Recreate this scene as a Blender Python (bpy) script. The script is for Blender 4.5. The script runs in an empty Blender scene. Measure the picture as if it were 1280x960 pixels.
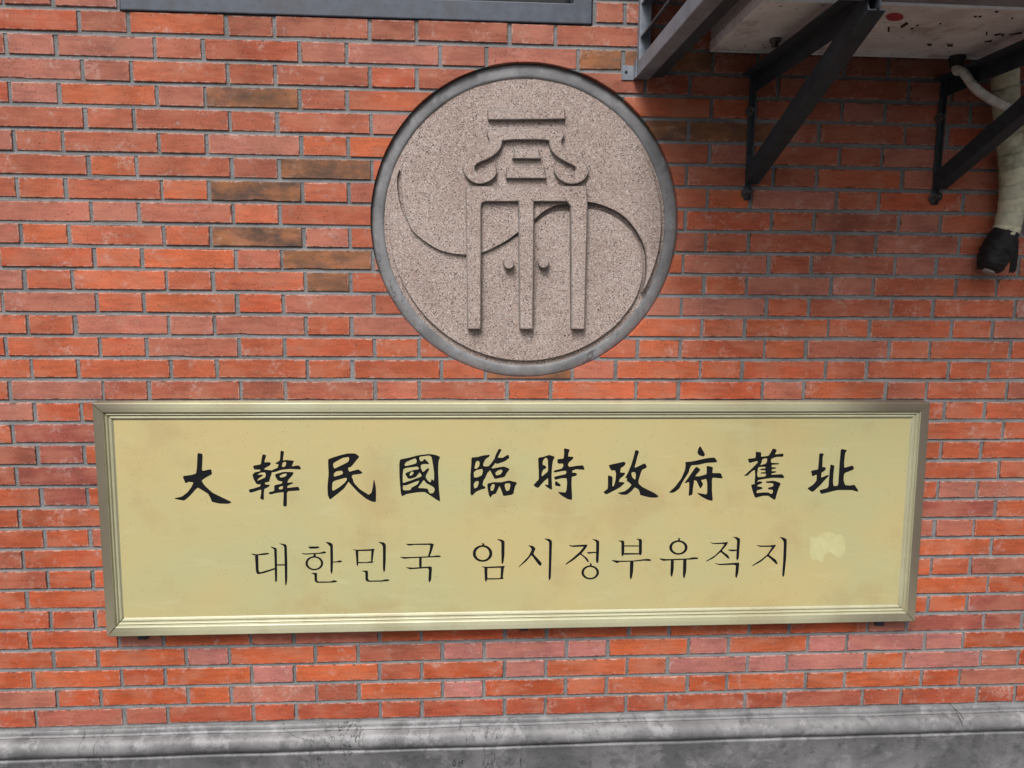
import bpy, bmesh, math, random
from mathutils import Vector, Matrix
from mathutils.geometry import delaunay_2d_cdt

R = math.radians
random.seed(7)
scene = bpy.context.scene
C = bpy.context.collection

# ------------------------------------------------------------------ camera
COURSE = 0.060834                     # brick course height
Z0 = 2.294                            # height of the middle of brick course 0
CAM = Vector((1.2596, -2.1012, Z0 - 0.6743))
YAW, PITCH, ROLL, FPX = -0.061614, -0.132354, 0.008819, 925.0
def cam_axes():
    cy, sy, cp, sp = math.cos(YAW), math.sin(YAW), math.cos(PITCH), math.sin(PITCH)
    f = Vector((-sy*cp, cy*cp, sp)); r = Vector((cy, sy, 0)); u = r.cross(f)
    cr, sr = math.cos(ROLL), math.sin(ROLL)
    return cr*r + sr*u, -sr*r + cr*u, f
AX_R, AX_U, AX_F = cam_axes()
cd = bpy.data.cameras.new('camera'); cam = bpy.data.objects.new('camera', cd); C.objects.link(cam)
m = Matrix((AX_R, AX_U, -AX_F)).transposed().to_4x4(); m.translation = CAM
cam.matrix_world = m
cd.sensor_width = 36.0; cd.lens = FPX/1280*36.0; cd.clip_start = 0.05; cd.clip_end = 500
scene.camera = cam

# ------------------------------------------------------------------ sky, sun, exposure
SUN_EL, SUN_AZ = R(52), R(200)
w = bpy.data.worlds.new('World'); scene.world = w; w.use_nodes = True
nt = w.node_tree
bg = nt.nodes['Background']; sky = nt.nodes.new('ShaderNodeTexSky'); sky.sky_type = 'NISHITA'
sky.sun_disc = False; sky.sun_elevation = SUN_EL; sky.sun_rotation = SUN_AZ
sky.air_density = 1.0; sky.dust_density = 6.0; sky.ozone_density = 1.0
hs = nt.nodes.new('ShaderNodeHueSaturation'); hs.inputs['Saturation'].default_value = 0.25
nt.links.new(sky.outputs['Color'], hs.inputs['Color']); nt.links.new(hs.outputs['Color'], bg.inputs['Color'])
bg.inputs['Strength'].default_value = 0.06
sl = bpy.data.lights.new('sun', 'SUN'); sl.energy = 1.5; sl.angle = R(26); sl.color = (1, .965, .92)
sun = bpy.data.objects.new('sun', sl); C.objects.link(sun)
sd = Vector((math.sin(SUN_AZ)*math.cos(SUN_EL), math.cos(SUN_AZ)*math.cos(SUN_EL), math.sin(SUN_EL)))
sun.rotation_euler = sd.to_track_quat('Z', 'Y').to_euler(); sun.location = sd*20
vs = scene.view_settings
scene.cycles.max_bounces = 6; scene.cycles.diffuse_bounces = 3; scene.cycles.glossy_bounces = 2; scene.cycles.caustics_reflective = False; scene.cycles.caustics_refractive = False
vs.view_transform = 'Standard'; vs.look = 'None'; vs.exposure = 1.03; vs.gamma = 1.0; vs.use_curve_mapping = False

def unproj(px, py, Y=0.0):
    """photo pixel (1280x960) -> point on the plane parallel to the wall at depth Y"""
    d = AX_R*((px-640)/FPX) + AX_U*((480-py)/FPX) + AX_F
    return CAM + d*((Y-CAM.y)/d.y)
def project(p):
    d = p - CAM; z = d.dot(AX_F)
    return 640+FPX*d.dot(AX_R)/z, 480-FPX*d.dot(AX_U)/z

# ------------------------------------------------------------------ helpers
def tag(o, label=None, cat=None, group=None, kind=None):
    for k, v in (('label', label), ('category', cat), ('group', group), ('kind', kind)):
        if v: o[k] = v
    return o
def empty(name, loc, label, cat, group=None):
    o = bpy.data.objects.new(name, None); C.objects.link(o); o.location = loc
    o.empty_display_size = .05
    return tag(o, label, cat, group)
def link(name, me, mat, parent=None):
    if mat is not None and len(me.materials) == 0: me.materials.append(mat)
    o = bpy.data.objects.new(name, me); C.objects.link(o)
    if parent is not None:
        o.parent = parent
        o.matrix_parent_inverse = Matrix.LocRotScale(parent.location, parent.rotation_euler, None).inverted() if parent.parent is None else INV(parent)
    return o
def INV(p):
    M = Matrix.LocRotScale(p.location, p.rotation_euler, None)
    M = p.matrix_parent_inverse @ M
    q = p.parent
    if q is not None: M = Matrix.LocRotScale(q.location, q.rotation_euler, None) @ M
    return M.inverted()
def mesh(name, verts, faces, smooth=False):
    me = bpy.data.meshes.new(name); me.from_pydata([tuple(v) for v in verts], [], faces)
    if smooth: me.polygons.foreach_set('use_smooth', [True]*len(me.polygons))
    me.update(); return me
def fix_normals(me):
    bm = bmesh.new(); bm.from_mesh(me); bmesh.ops.recalc_face_normals(bm, faces=bm.faces); bm.to_mesh(me); bm.free(); return me
def bevel(o, width, seg=2, ang=35):
    b = o.modifiers.new('bevel', 'BEVEL'); b.width = width; b.segments = seg; b.limit_method = 'ANGLE'; b.angle_limit = R(ang)
    return o
def inside(p, poly):
    x, y = p; c = False; n = len(poly); j = n-1
    for i in range(n):
        xi, yi = poly[i]; xj, yj = poly[j]
        if (yi > y) != (yj > y) and x < (xj-xi)*(y-yi)/(yj-yi)+xi: c = not c
        j = i
    return c
def triangulate(loops, keep):
    vs_, fs_ = [], []
    for l in loops:
        b = len(vs_); vs_ += [Vector((x, z)) for x, z in l]; fs_.append(list(range(b, b+len(l))))
    out = delaunay_2d_cdt(vs_, [], fs_, 0, 1e-7, False)
    V, F = out[0], out[2]; T = []
    for f in F:
        c = (sum(V[i].x for i in f)/len(f), sum(V[i].y for i in f)/len(f))
        if keep(c): T.append(tuple(f))
    return V, T
def region_mesh(name, plus, minus, y0, y1, walls=True, back=True):
    """flat region (x,z loops) between depth y0 (front, towards camera) and y1"""
    V, T = triangulate(plus+minus, lambda c: any(inside(c, p) for p in plus) and not any(inside(c, q) for q in minus))
    return solid(name, V, T, y0, y1, walls, back)
def solid(name, V, T, y0, y1, walls=True, back=True, front=True):
    used = sorted({i for t in T for i in t}); ix = {i: k for k, i in enumerate(used)}; n = len(used)
    verts = [(V[i].x, y0, V[i].y) for i in used] + [(V[i].x, y1, V[i].y) for i in used]
    faces = []; ed = {}
    for t in T:
        a = [ix[i] for i in t]
        ar = sum(V[t[k]].x*V[t[(k+1) % len(t)]].y - V[t[(k+1) % len(t)]].x*V[t[k]].y for k in range(len(t)))
        if ar < 0: a.reverse()
        if front: faces.append(a)                               # normal -Y
        if back: faces.append([i+n for i in reversed(a)])
        for k in range(len(a)):
            e = (a[k], a[(k+1) % len(a)])
            ed[e] = 1
    if walls:
        for (a, b) in ed:
            if (b, a) not in ed: faces.append([b, a, a+n, b+n])
    return mesh(name, verts, faces)
def box_mesh(name, x0, x1, y0, y1, z0, z1):
    v = [(x, y, z) for x in (x0, x1) for y in (y0, y1) for z in (z0, z1)]
    f = [(0,1,3,2),(4,6,7,5),(0,4,5,1),(2,3,7,6),(0,2,6,4),(1,5,7,3)]
    return fix_normals(mesh(name, v, f))
def prism(name, loop, y0, y1):
    n = len(loop)
    ar = sum(loop[k][0]*loop[(k+1) % n][1]-loop[(k+1) % n][0]*loop[k][1] for k in range(n))
    if ar < 0: loop = loop[::-1]
    verts = [(x, y0, z) for x, z in loop]+[(x, y1, z) for x, z in loop]
    faces = [list(range(n)), list(range(2*n-1, n-1, -1))]+[(k, n+k, n+(k+1) % n, (k+1) % n) for k in range(n)]
    return fix_normals(mesh(name, verts, faces))
def circle(cx, cz, r, n=72):
    return [(cx+r*math.cos(2*math.pi*k/n), cz+r*math.sin(2*math.pi*k/n)) for k in range(n)]
def sweep(name, path, prof, up=Vector((0,0,1)), closed=True, smooth=False, scales=None):
    """profile (list of 2D) swept along a path of Vectors; ends capped"""
    verts, faces = [], []; n = len(prof)
    for i, p in enumerate(path):
        t = (path[min(i+1, len(path)-1)] - path[max(i-1, 0)]).normalized()
        a = t.cross(up).normalized(); b = a.cross(t).normalized()
        s = scales[i] if scales else 1
        for (x, y) in prof: verts.append(p + a*x*s + b*y*s)
    for i in range(len(path)-1):
        for k in range(n if closed else n-1):
            k2 = (k+1) % n
            faces.append((i*n+k, i*n+k2, (i+1)*n+k2, (i+1)*n+k))
    if closed:
        faces.append(tuple(range(n))); faces.append(tuple(range((len(path)-1)*n, len(path)*n)))
    me = mesh(name, verts, faces, smooth)
    return fix_normals(me)
def spline(pts, n=8):
    out = []
    for i in range(len(pts)-1):
        p0 = pts[max(i-1, 0)]; p1 = pts[i]; p2 = pts[i+1]; p3 = pts[min(i+2, len(pts)-1)]
        for k in range(n):
            t = k/n
            out.append(.5*((2*p1)+(p2-p0)*t+(2*p0-5*p1+4*p2-p3)*t*t+(3*p1-p0-3*p2+p3)*t**3))
    return out+[pts[-1]]
def chaikin(l, q=.2, it=1):
    for _ in range(it):
        o = []
        for i in range(len(l)):
            a, b = l[i], l[(i+1) % len(l)]
            o.append((a[0]+(b[0]-a[0])*q, a[1]+(b[1]-a[1])*q)); o.append((b[0]+(a[0]-b[0])*q, b[1]+(a[1]-b[1])*q))
        l = o
    return l
def px_loop(l, Y, org=(0, 0), s=1.0):
    out = []
    for x, y in l:
        p = unproj(org[0]+x/s, org[1]+y/s, Y); out.append((p.x, p.z))
    return out

# ------------------------------------------------------------------ materials
class NT:
    def __init__(s, name):
        s.m = bpy.data.materials.new(name); s.m.use_nodes = True; s.t = s.m.node_tree
        s.b = s.t.nodes['Principled BSDF']
    def n(s, typ, **kw):
        x = s.t.nodes.new(typ)
        for k, v in kw.items():
            if k in x.bl_rna.properties: setattr(x, k, v)
            else: x.inputs[k].default_value = v
        return x
    def l(s, a, b): s.t.links.new(a, b)
    def pos(s, scale=(1, 1, 1), obj=False):
        g = s.n('ShaderNodeTexCoord').outputs['Object'] if obj else s.n('ShaderNodeNewGeometry').outputs['Position']
        mp = s.n('ShaderNodeMapping'); mp.inputs['Scale'].default_value = scale; s.l(g, mp.inputs['Vector']); return mp.outputs[0]
    def noise(s, scale, detail=4, rough=.55, vec=None, dist=0):
        x = s.n('ShaderNodeTexNoise'); x.inputs['Scale'].default_value = scale; x.inputs['Detail'].default_value = detail
        x.inputs['Roughness'].default_value = rough; x.inputs['Distortion'].default_value = dist
        s.l(vec if vec is not None else s.pos(), x.inputs['Vector']); return x.outputs[0]
    def voro(s, scale, out='Distance', vec=None):
        x = s.n('ShaderNodeTexVoronoi'); x.inputs['Scale'].default_value = scale
        s.l(vec if vec is not None else s.pos(), x.inputs['Vector']); return x.outputs[out]
    def rng(s, v, a, b, c=0., d=1.):
        x = s.n('ShaderNodeMapRange'); x.interpolation_type = 'SMOOTHSTEP'
        for i, q in enumerate((a, b, c, d)): x.inputs[i+1].default_value = q
        s.l(v, x.inputs[0]); return x.outputs[0]
    def math(s, op, a, b=None):
        x = s.n('ShaderNodeMath'); x.operation = op
        for i, q in enumerate((a, b)):
            if q is None: continue
            if isinstance(q, (int, float)): x.inputs[i].default_value = q
            else: s.l(q, x.inputs[i])
        return x.outputs[0]
    def mix(s, f, a, b, mode='MIX'):
        x = s.n('ShaderNodeMix'); x.data_type = 'RGBA'; x.blend_type = mode
        for i, q in ((0, f), (6, a), (7, b)):
            if isinstance(q, (int, float)): x.inputs[i].default_value = q
            elif isinstance(q, tuple): x.inputs[i].default_value = q if len(q) == 4 else q+(1,)
            else: s.l(q, x.inputs[i])
        return x.outputs[2]
    def bump(s, h, strength=.4, dist=.002, prev=None):
        x = s.n('ShaderNodeBump'); x.inputs['Strength'].default_value = strength; x.inputs['Distance'].default_value = dist
        s.l(h, x.inputs['Height'])
        if prev is not None: s.l(prev, x.inputs['Normal'])
        return x.outputs[0]
    def done(s, col, rough=.8, normal=None, metallic=0., spec=.5):
        for k, v in (('Base Color', col), ('Roughness', rough), ('Metallic', metallic), ('Specular IOR Level', spec)):
            if isinstance(v, (int, float)): s.b.inputs[k].default_value = v
            elif isinstance(v, tuple): s.b.inputs[k].default_value = v+(1,)
            else: s.l(v, s.b.inputs[k])
        if normal is not None: s.l(normal, s.b.inputs['Normal'])
        return s.m

def brick_mat(name, from_attr):
    s = NT(name)
    if from_attr:
        a = s.n('ShaderNodeAttribute', attribute_name='tone'); col, al = a.outputs['Color'], a.outputs['Alpha']
    else:
        a = s.n('ShaderNodeObjectInfo'); col, al = a.outputs['Color'], a.outputs['Alpha']
    big = s.noise(7, 3); streak = s.noise(1, 3, vec=s.pos((16, 16, 95))); fine = s.noise(190, 2)
    v = s.math('ADD', s.math('MULTIPLY', big, .55), s.math('ADD', s.math('MULTIPLY', streak, .5), s.math('MULTIPLY', fine, .35)))
    v = s.rng(v, .42, 1.0, .66, 1.30)
    c = s.mix(1.0, col, v, 'MULTIPLY')
    # weather stains running over several courses
    c = s.mix(1.0, c, s.rng(s.noise(1, 4, .6, vec=s.pos((2.6, 1, 1.5))), .34, .66, .84, 1.08), 'MULTIPLY')
    # hue drifts within one brick
    c = s.mix(s.math('MULTIPLY', s.rng(s.noise(9, 2, .5, vec=s.pos((1, 1, 2.2))), .44, .64), .38), c, (.43, .175, .112))
    # lime haze
    hz = s.math('MULTIPLY', s.rng(s.noise(13, 4, .68), .53, .68), s.rng(s.noise(75, 3, .75), .40, .62))
    c = s.mix(s.math('MULTIPLY', hz, .42), c, (.53, .40, .365))
    # salts and dirt along the arrises
    rim = s.n('ShaderNodeAttribute', attribute_name='rim').outputs['Fac']
    rn = s.noise(48, 3, .7)
    rw = s.math('MULTIPLY', s.rng(s.math('ADD', rim, s.math('MULTIPLY', s.noise(130, 2), .9)), .95, 1.35), s.rng(rn, .47, .62))
    c = s.mix(s.math('MULTIPLY', rw, .38), c, (.56, .45, .41))
    rd = s.math('MULTIPLY', s.rng(s.math('ADD', rim, s.math('MULTIPLY', s.noise(170, 2), .9)), 1.05, 1.4), s.rng(rn, .46, .36))
    c = s.mix(s.math('MULTIPLY', rd, .8), c, (.06, .042, .036))
    # redder drops
    dr = s.math('MULTIPLY', s.rng(s.noise(120, 2), .60, .68), s.rng(s.noise(4, 3), .50, .62))
    c = s.mix(s.math('MULTIPLY', dr, .55), c, (.30, .055, .028))
    # grey mortar smears
    sm = s.math('MULTIPLY', s.rng(s.noise(1, 3, .7, vec=s.pos((26, 26, 60))), .63, .70), s.rng(s.noise(140, 1), .42, .6))
    c = s.mix(s.math('MULTIPLY', sm, .6), c, (.30, .26, .25))
    # scorch on the overfired bricks (alpha)
    sc = s.math('MULTIPLY', s.rng(s.noise(11, 3, .6, vec=s.pos((1, 1, 1.6))), .32, .70), al)
    c = s.mix(sc, c, (.060, .044, .038))
    # pits
    pit = s.math('MULTIPLY', s.rng(s.voro(170), .26, .12), s.rng(s.noise(24, 2), .50, .60))
    c = s.mix(s.math('MULTIPLY', pit, .85), c, (.03, .022, .02))
    bp = s.math('MULTIPLY', s.rng(s.voro(46), .10, .06), s.rng(s.noise(9, 1), .50, .56))
    c = s.mix(s.math('MULTIPLY', bp, .8), c, (.05, .04, .038))
    h = s.math('SUBTRACT', s.math('ADD', s.math('MULTIPLY', fine, .5), s.math('MULTIPLY', streak, .7)), s.math('MULTIPLY', pit, 1.6))
    return s.done(c, .82, s.bump(h, .45, .0016), spec=.3)
M = {}
M['brick'] = brick_mat('brick_clay', False); M['brick_stuff'] = brick_mat('brick_clay_mass', True)

def mortar_mat():
    s = NT('mortar'); n = s.noise(9, 4, .65); f = s.noise(260, 2)
    c = s.mix(s.rng(n, .3, .7), (.140, .140, .143), (.225, .225, .230))
    c = s.mix(s.math('MULTIPLY', s.rng(f, .58, .75), .5), c, (.36, .35, .34))
    return s.done(c, .92, s.bump(s.math('ADD', f, s.noise(60, 4)), .8, .003), spec=.2)
M['mortar'] = mortar_mat()

def concrete_mat(name, a, b, dark, patch=1.0, rough=.75):
    s = NT(name)
    n = s.noise(5, 5, .68, dist=.4); f = s.noise(120, 2); md = s.noise(26, 4, .7)
    c = s.mix(s.rng(n, .34, .66), a, b)
    c = s.mix(s.math('MULTIPLY', s.rng(md, .50, .66), .55*patch), c, dark)
    c = s.mix(s.math('MULTIPLY', s.rng(s.noise(12, 5, .74), .53, .64), .40*patch), c, (.38, .38, .395))
    vein = s.math('ABSOLUTE', s.math('SUBTRACT', s.noise(3.3, 5, .6, vec=s.pos((1.6, 1, .5)), dist=1.2), .5))
    cr = s.math('MULTIPLY', s.rng(vein, .006, .0), s.rng(s.noise(2.5, 2), .50, .58))
    c = s.mix(s.math('MULTIPLY', cr, .8*patch), c, (.03, .03, .03))
    pit = s.math('MULTIPLY', s.rng(s.voro(85), .14, .06), s.rng(s.noise(13, 3), .5, .62))
    c = s.mix(pit, c, (.04, .04, .04))
    h = s.math('SUBTRACT', s.math('ADD', s.math('MULTIPLY', f, .4), md), s.math('ADD', pit, cr))
    return s.done(c, rough, s.bump(h, .5, .003), spec=.4)
M['plinth'] = concrete_mat('old_concrete', (.125, .125, .13), (.225, .225, .232), (.07, .07, .073), .95, .5)
M['ring'] = concrete_mat('smooth_cement', (.13, .131, .137), (.225, .226, .233), (.10, .10, .105), .6, .65)
M['ground'] = concrete_mat('paving_concrete', (.055, .054, .053), (.085, .083, .08), (.04, .04, .04))

def aggregate_mat():
    s = NT('exposed_aggregate')
    v = s.n('ShaderNodeTexVoronoi'); v.inputs['Scale'].default_value = 500; s.l(s.pos(), v.inputs['Vector'])
    sp = s.n('ShaderNodeSeparateColor'); s.l(v.outputs['Color'], sp.inputs[0]); r, g = sp.outputs[0], sp.outputs[1]
    c = s.mix(s.rng(s.noise(6, 5), .3, .7), (.305, .228, .200), (.375, .302, .274))
    c = s.mix(s.math('MULTIPLY', g, .35), c, (.44, .34, .29))
    c = s.mix(s.rng(r, .86, .90), c, (.56, .51, .48))
    c = s.mix(s.rng(r, .115, .09), c, (.035, .033, .034))
    big = s.math('MULTIPLY', s.rng(s.voro(120), .20, .12), s.rng(s.noise(40, 2), .55, .62))
    c = s.mix(big, c, (.05, .047, .047))
    c = s.mix(s.math('MULTIPLY', s.rng(s.noise(10, 6, .7), .5, .75), .35), c, (.20, .165, .15))
    h = s.math('SUBTRACT', s.math('MULTIPLY', g, .7), v.outputs['Distance'])
    return s.done(c, .85, s.bump(h, .35, .0014), spec=.3)
M['stone'] = aggregate_mat()
M['stone_edge'] = concrete_mat('smooth_stone_edge', (.165, .138, .126), (.235, .20, .186), (.13, .11, .10), .5, .85)

def gold_mat(name, a, b, stain, grime, rough):
    s = NT(name)
    n = s.noise(2.2, 5, .6, dist=.5); f = s.noise(420, 2)
    c = s.mix(s.rng(n, .35, .65), a, b)
    c = s.mix(s.math('MULTIPLY', s.rng(s.noise(5.5, 6, .6), .5, .70), .60), c, stain)
    c = s.mix(s.math('MULTIPLY', s.rng(s.noise(1, 4, vec=s.pos((5, 5, 26)), dist=.6), .55, .75), .30), c, (.60, .57, .34))  # soft pale sheen, painted into the gilt as level streaks
    spk = s.math('MULTIPLY', s.rng(s.voro(75), .11, .06), s.rng(s.noise(17, 2), .46, .54))
    c = s.mix(s.math('MULTIPLY', spk, .8), c, (.10, .07, .035))
    scr = s.math('MULTIPLY', s.rng(s.math('ABSOLUTE', s.math('SUBTRACT', s.noise(5, 2, vec=s.pos((1, 1, 1.7)), dist=2.5), .5)), .0022, 0), s.rng(s.noise(9, 2), .56, .62))
    c = s.mix(s.math('MULTIPLY', scr, .35), c, (.25, .18, .08))
    c = s.mix(s.math('MULTIPLY', s.rng(f, .35, .75), .24), c, (.30, .25, .12))
    if grime:
        # grime rubbed into the frame, heaviest at the two ends of the board
        x = s.n('ShaderNodeSeparateXYZ'); s.l(s.n('ShaderNodeNewGeometry').outputs['Position'], x.inputs[0])
        end = s.math('MAXIMUM', s.rng(x.outputs[0], .52, .19), s.rng(x.outputs[0], 2.20, 2.52))
        hi = s.rng(x.outputs[2], .50, .85, .62, 1.0)
        outer = s.n('ShaderNodeAttribute', attribute_name='outer').outputs['Fac']
        g = s.math('MULTIPLY', s.math('MULTIPLY', end, hi), s.math('MULTIPLY', outer, s.rng(s.noise(22, 4, .7), .12, .42, .55, 1.)))
        c = s.mix(s.math('MULTIPLY', g, .9), c, (.105, .080, .063))
    r = s.rng(n, .3, .7, rough-.06, rough+.08)
    return s.done(c, r, s.bump(s.math('ADD', f, s.noise(30, 3)), .12, .001), metallic=.08, spec=.45)
M['gold'] = gold_mat('gilt_board', (.49, .47, .245), (.55, .455, .215), (.46, .355, .175), False, .45)
M['gilt_frame'] = gold_mat('gilt_frame', (.49, .485, .335), (.43, .42, .28), (.36, .325, .205), True, .40)

def simple(name, col, rough=.5, var=.25, metallic=0., bump=.15, scale=30, spec=.5, dirt=None, rust=False):
    s = NT(name); n = s.noise(scale, 6, .65)
    lo = tuple(x*(1-var) for x in col); hi = tuple(min(1, x*(1+var)) for x in col)
    c = s.mix(s.rng(n, .3, .7), lo, hi)
    if dirt: c = s.mix(s.math('MULTIPLY', s.rng(s.noise(scale*.45, 7, .7), .48, .68), dirt[1]), c, dirt[0])
    if rust:
        sp = s.math('MULTIPLY', s.rng(s.voro(36), .20, .10), s.rng(s.noise(8, 3), .50, .60))
        c = s.mix(s.math('MULTIPLY', sp, .85), c, (.05, .026, .018))
        c = s.mix(s.math('MULTIPLY', s.rng(s.noise(6, 5, .7), .52, .66), .5), c, (.22, .15, .12))
    return s.done(c, s.rng(n, .3, .7, rough-.08, rough+.1), s.bump(s.noise(scale*6, 3), bump, .001), metallic=metallic, spec=spec)
M['ink'] = simple('black_paint', (.0075, .008, .010), .7, .2, spec=.15)
M['steel_blue'] = simple('grey_blue_steel_paint', (.060, .072, .098), .55, .25, dirt=((.05, .045, .045), .45))
M['steel_grey'] = simple('grey_steel_paint', (.185, .205, .245), .45, .18, dirt=((.06, .055, .055), .35))
M['steel_black'] = simple('dark_bracket_paint', (.032, .040, .051), .6, .3, spec=.2, dirt=((.050, .047, .046), .4))
M['unlit_room_pane'] = simple('unlit_room_glass', (.010, .010, .012), .15, .2, bump=.02)  # near-black colour stands in for the unlit room behind the pane
M['bolt'] = simple('zinc_bolt', (.075, .075, .078), .5, .3, metallic=.4, dirt=((.09, .045, .025), .5))
M['brass'] = simple('brass_screw', (.55, .40, .14), .3, .1, metallic=.9)
M['ac_white'] = simple('ac_sheet_metal', (.69, .69, .71), .55, .12, scale=14, dirt=((.34, .30, .27), .45), rust=True)
M['ac_side_shaded'] = simple('ac_shaded_side_panel', (.30, .29, .285), .55, .12, scale=14, dirt=((.16, .14, .13), .5))  # white sheet metal greyed down: shade inside the cage put into the colour
M['slot'] = simple('black_slot', (.006, .006, .006), .8)
M['sticker'] = simple('red_sticker', (.33, .035, .045), .5, .2)
M['hose'] = simple('ribbed_hose', (.62, .59, .55), .5, .15, scale=60, dirt=((.20, .17, .14), .4))
M['tape'] = simple('beige_pipe_tape', (.58, .55, .40), .5, .14, scale=40, dirt=((.17, .16, .10), .55))
M['tape_pale'] = simple('pale_pipe_tape', (.50, .48, .36), .5, .14, scale=40, dirt=((.13, .12, .08), .6))
M['black_tape'] = simple('black_plastic_wrap', (.010, .010, .011), .6, .3, bump=.9, spec=.3)
M['foam'] = simple('grey_foam', (.30, .28, .25), .9, .3, scale=90)
M['residue'] = simple('pale_glue_residue', (.53, .50, .265), .5, .06, scale=30, dirt=((.49, .445, .215), .9))
M['crack_line'] = simple('plinth_crack', (.035, .025, .02), .8)

# ------------------------------------------------------------------ ground
g = link('pavement', box_mesh('pavement', -150, 150, -300, .45, -.3, 0), M['ground']); g['kind'] = 'structure'

# ------------------------------------------------------------------ brick wall
wall = empty('brick_wall', (1.4, 0, 0), 'red brick wall in alternating long and short bricks above a grey concrete plinth', 'wall')
def row_z(r): return Z0 - r*COURSE
# medallion centre / radius on the wall face
pl, pr = unproj(463.5, 274), unproj(848, 274); pt, pb = unproj(656, 76.5), unproj(656, 472.5)
MCX, MCZ = (pl.x+pr.x)/2, (pt.z+pb.z)/2
MR = ((pr.x-pl.x)/2 + (pt.z-pb.z)/2)/2
HOLE = circle(MCX, MCZ, MR, 96)
# window opening
wl, wr = unproj(149, 6), unproj(741, 20)
WX0, WX1 = wl.x, wr.x
WZ0 = row_z(-.5) - .004; WZ1 = WZ0 + 1.1
WIN = [(WX0, WZ0), (WX1, WZ0), (WX1, WZ1), (WX0, WZ1)]
XA, XB = -1.9, 4.9; ROW_TOP, ROW_BOT = -22, 32
ZT, ZB = row_z(ROW_TOP)+COURSE/2, row_z(ROW_BOT)-COURSE/2
link('mortar', region_mesh('mortar', [[(XA, ZB-.01), (XB, ZB-.01), (XB, ZT), (XA, ZT)]], [circle(MCX, MCZ, MR+.0005, 96), WIN], .0036, .24), M['mortar'], wall)

def bed_joints():
    # struck joints: pressed in under the brick above, running out flush on the brick below
    from mathutils import noise as mnz
    V, F = [], []
    for r_ in range(ROW_TOP, ROW_BOT+1):
        zt_, zb_ = row_z(r_)-.0246, row_z(r_+1)+.0250
        runs = [(XA, XB)]
        dz = min(abs(zt_-MCZ), abs(zb_-MCZ)) if (zt_-MCZ)*(zb_-MCZ) > 0 else 0
        if dz < MR:
            h = math.sqrt(MR*MR-dz*dz); runs = [(XA, MCX-h-.0005), (MCX+h+.0005, XB)]
        if zb_ > WZ0-.006: runs = [(XA, WX0-.001), (WX1+.001, XB)]
        for a, b in runs:
            k = max(2, int((b-a)/.022)); b0 = len(V)
            for i in range(k+1):
                x = a+(b-a)*i/k; q = mnz.noise(Vector((x*14, r_*3.7, 0)))+.6*mnz.noise(Vector((x*55, r_*9.1, 4)))
                V += [(x, .016, zt_), (x, .0066+.0010*q, zt_-.0002), (x, .0038+.0012*q, (zt_+zb_)/2+.0005*q), (x, .0020+.0010*q, zb_+.0008*q), (x, .016, zb_-.0006)]
            for i in range(k):
                for j in range(4): F.append((b0+i*5+j, b0+i*5+j+1, b0+i*5+5+j+1, b0+i*5+5+j))
    return fix_normals(mesh('bed_mortar', V, F))
link('bed_mortar', bed_joints(), M['mortar'], wall)

def brick_mesh(name, wd, ht, rnd):
    # ragged outline, chamfered arris, a few chips
    pts = []
    def side(ax, az, bx, bz, k):
        for i in range(k):
            t = i/k; pts.append([ax+(bx-ax)*t, az+(bz-az)*t])
    a, b = wd/2, ht/2
    k = 4 if wd > .2 else 2
    side(-a, -b, a, -b, k); side(a, -b, a, b, 1); side(a, b, -a, b, k); side(-a, b, -a, -b, 1)
    n = len(pts)
    for p in pts:
        p[0] += rnd.uniform(-.0008, .0005)*(1 if p[0] > 0 else -1); p[1] += rnd.uniform(-.0005, .0004)*(1 if p[1] > 0 else -1)
    chips = [rnd.uniform(.0010, .0018)+(rnd.uniform(.001, .003) if rnd.random() < .03 else 0) for _ in pts]
    verts = []
    for (x, z), c in zip(pts, chips):
        verts.append((x - c*(1 if x > 0 else -1), 0, z - c*(1 if z > 0 else -1)))
    for (x, z), c in zip(pts, chips): verts.append((x, c*.8, z))
    for (x, z) in pts: verts.append((x, .03, z))
    for (x, z) in pts: verts.append((x-.0075*(1 if x > 0 else -1) if abs(abs(x)-a) < .004 else x, 0, z-.0075*(1 if z > 0 else -1)))
    faces = [list(range(3*n, 4*n))]
    for k in range(n):
        q = (k+1) % n
        faces += [(3*n+k, k, q, 3*n+q), (k, n+k, n+q, q), (n+k, 2*n+k, 2*n+q, n+q)]
    me = mesh(name, verts, faces)
    at = me.attributes.new('rim', 'FLOAT', 'POINT'); at.data.foreach_set('value', [1.0]*(3*n)+[0.0]*n)
    return me
rb = random.Random(11)
VAR = {'S': [brick_mesh('stretcher_brick', .2400, .0508, rb) for _ in range(16)], 'H': [brick_mesh('header_brick', .1150, .0508, rb) for _ in range(14)]}
for l in VAR.values():
    for me in l: me.materials.append(M['brick'])

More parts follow.
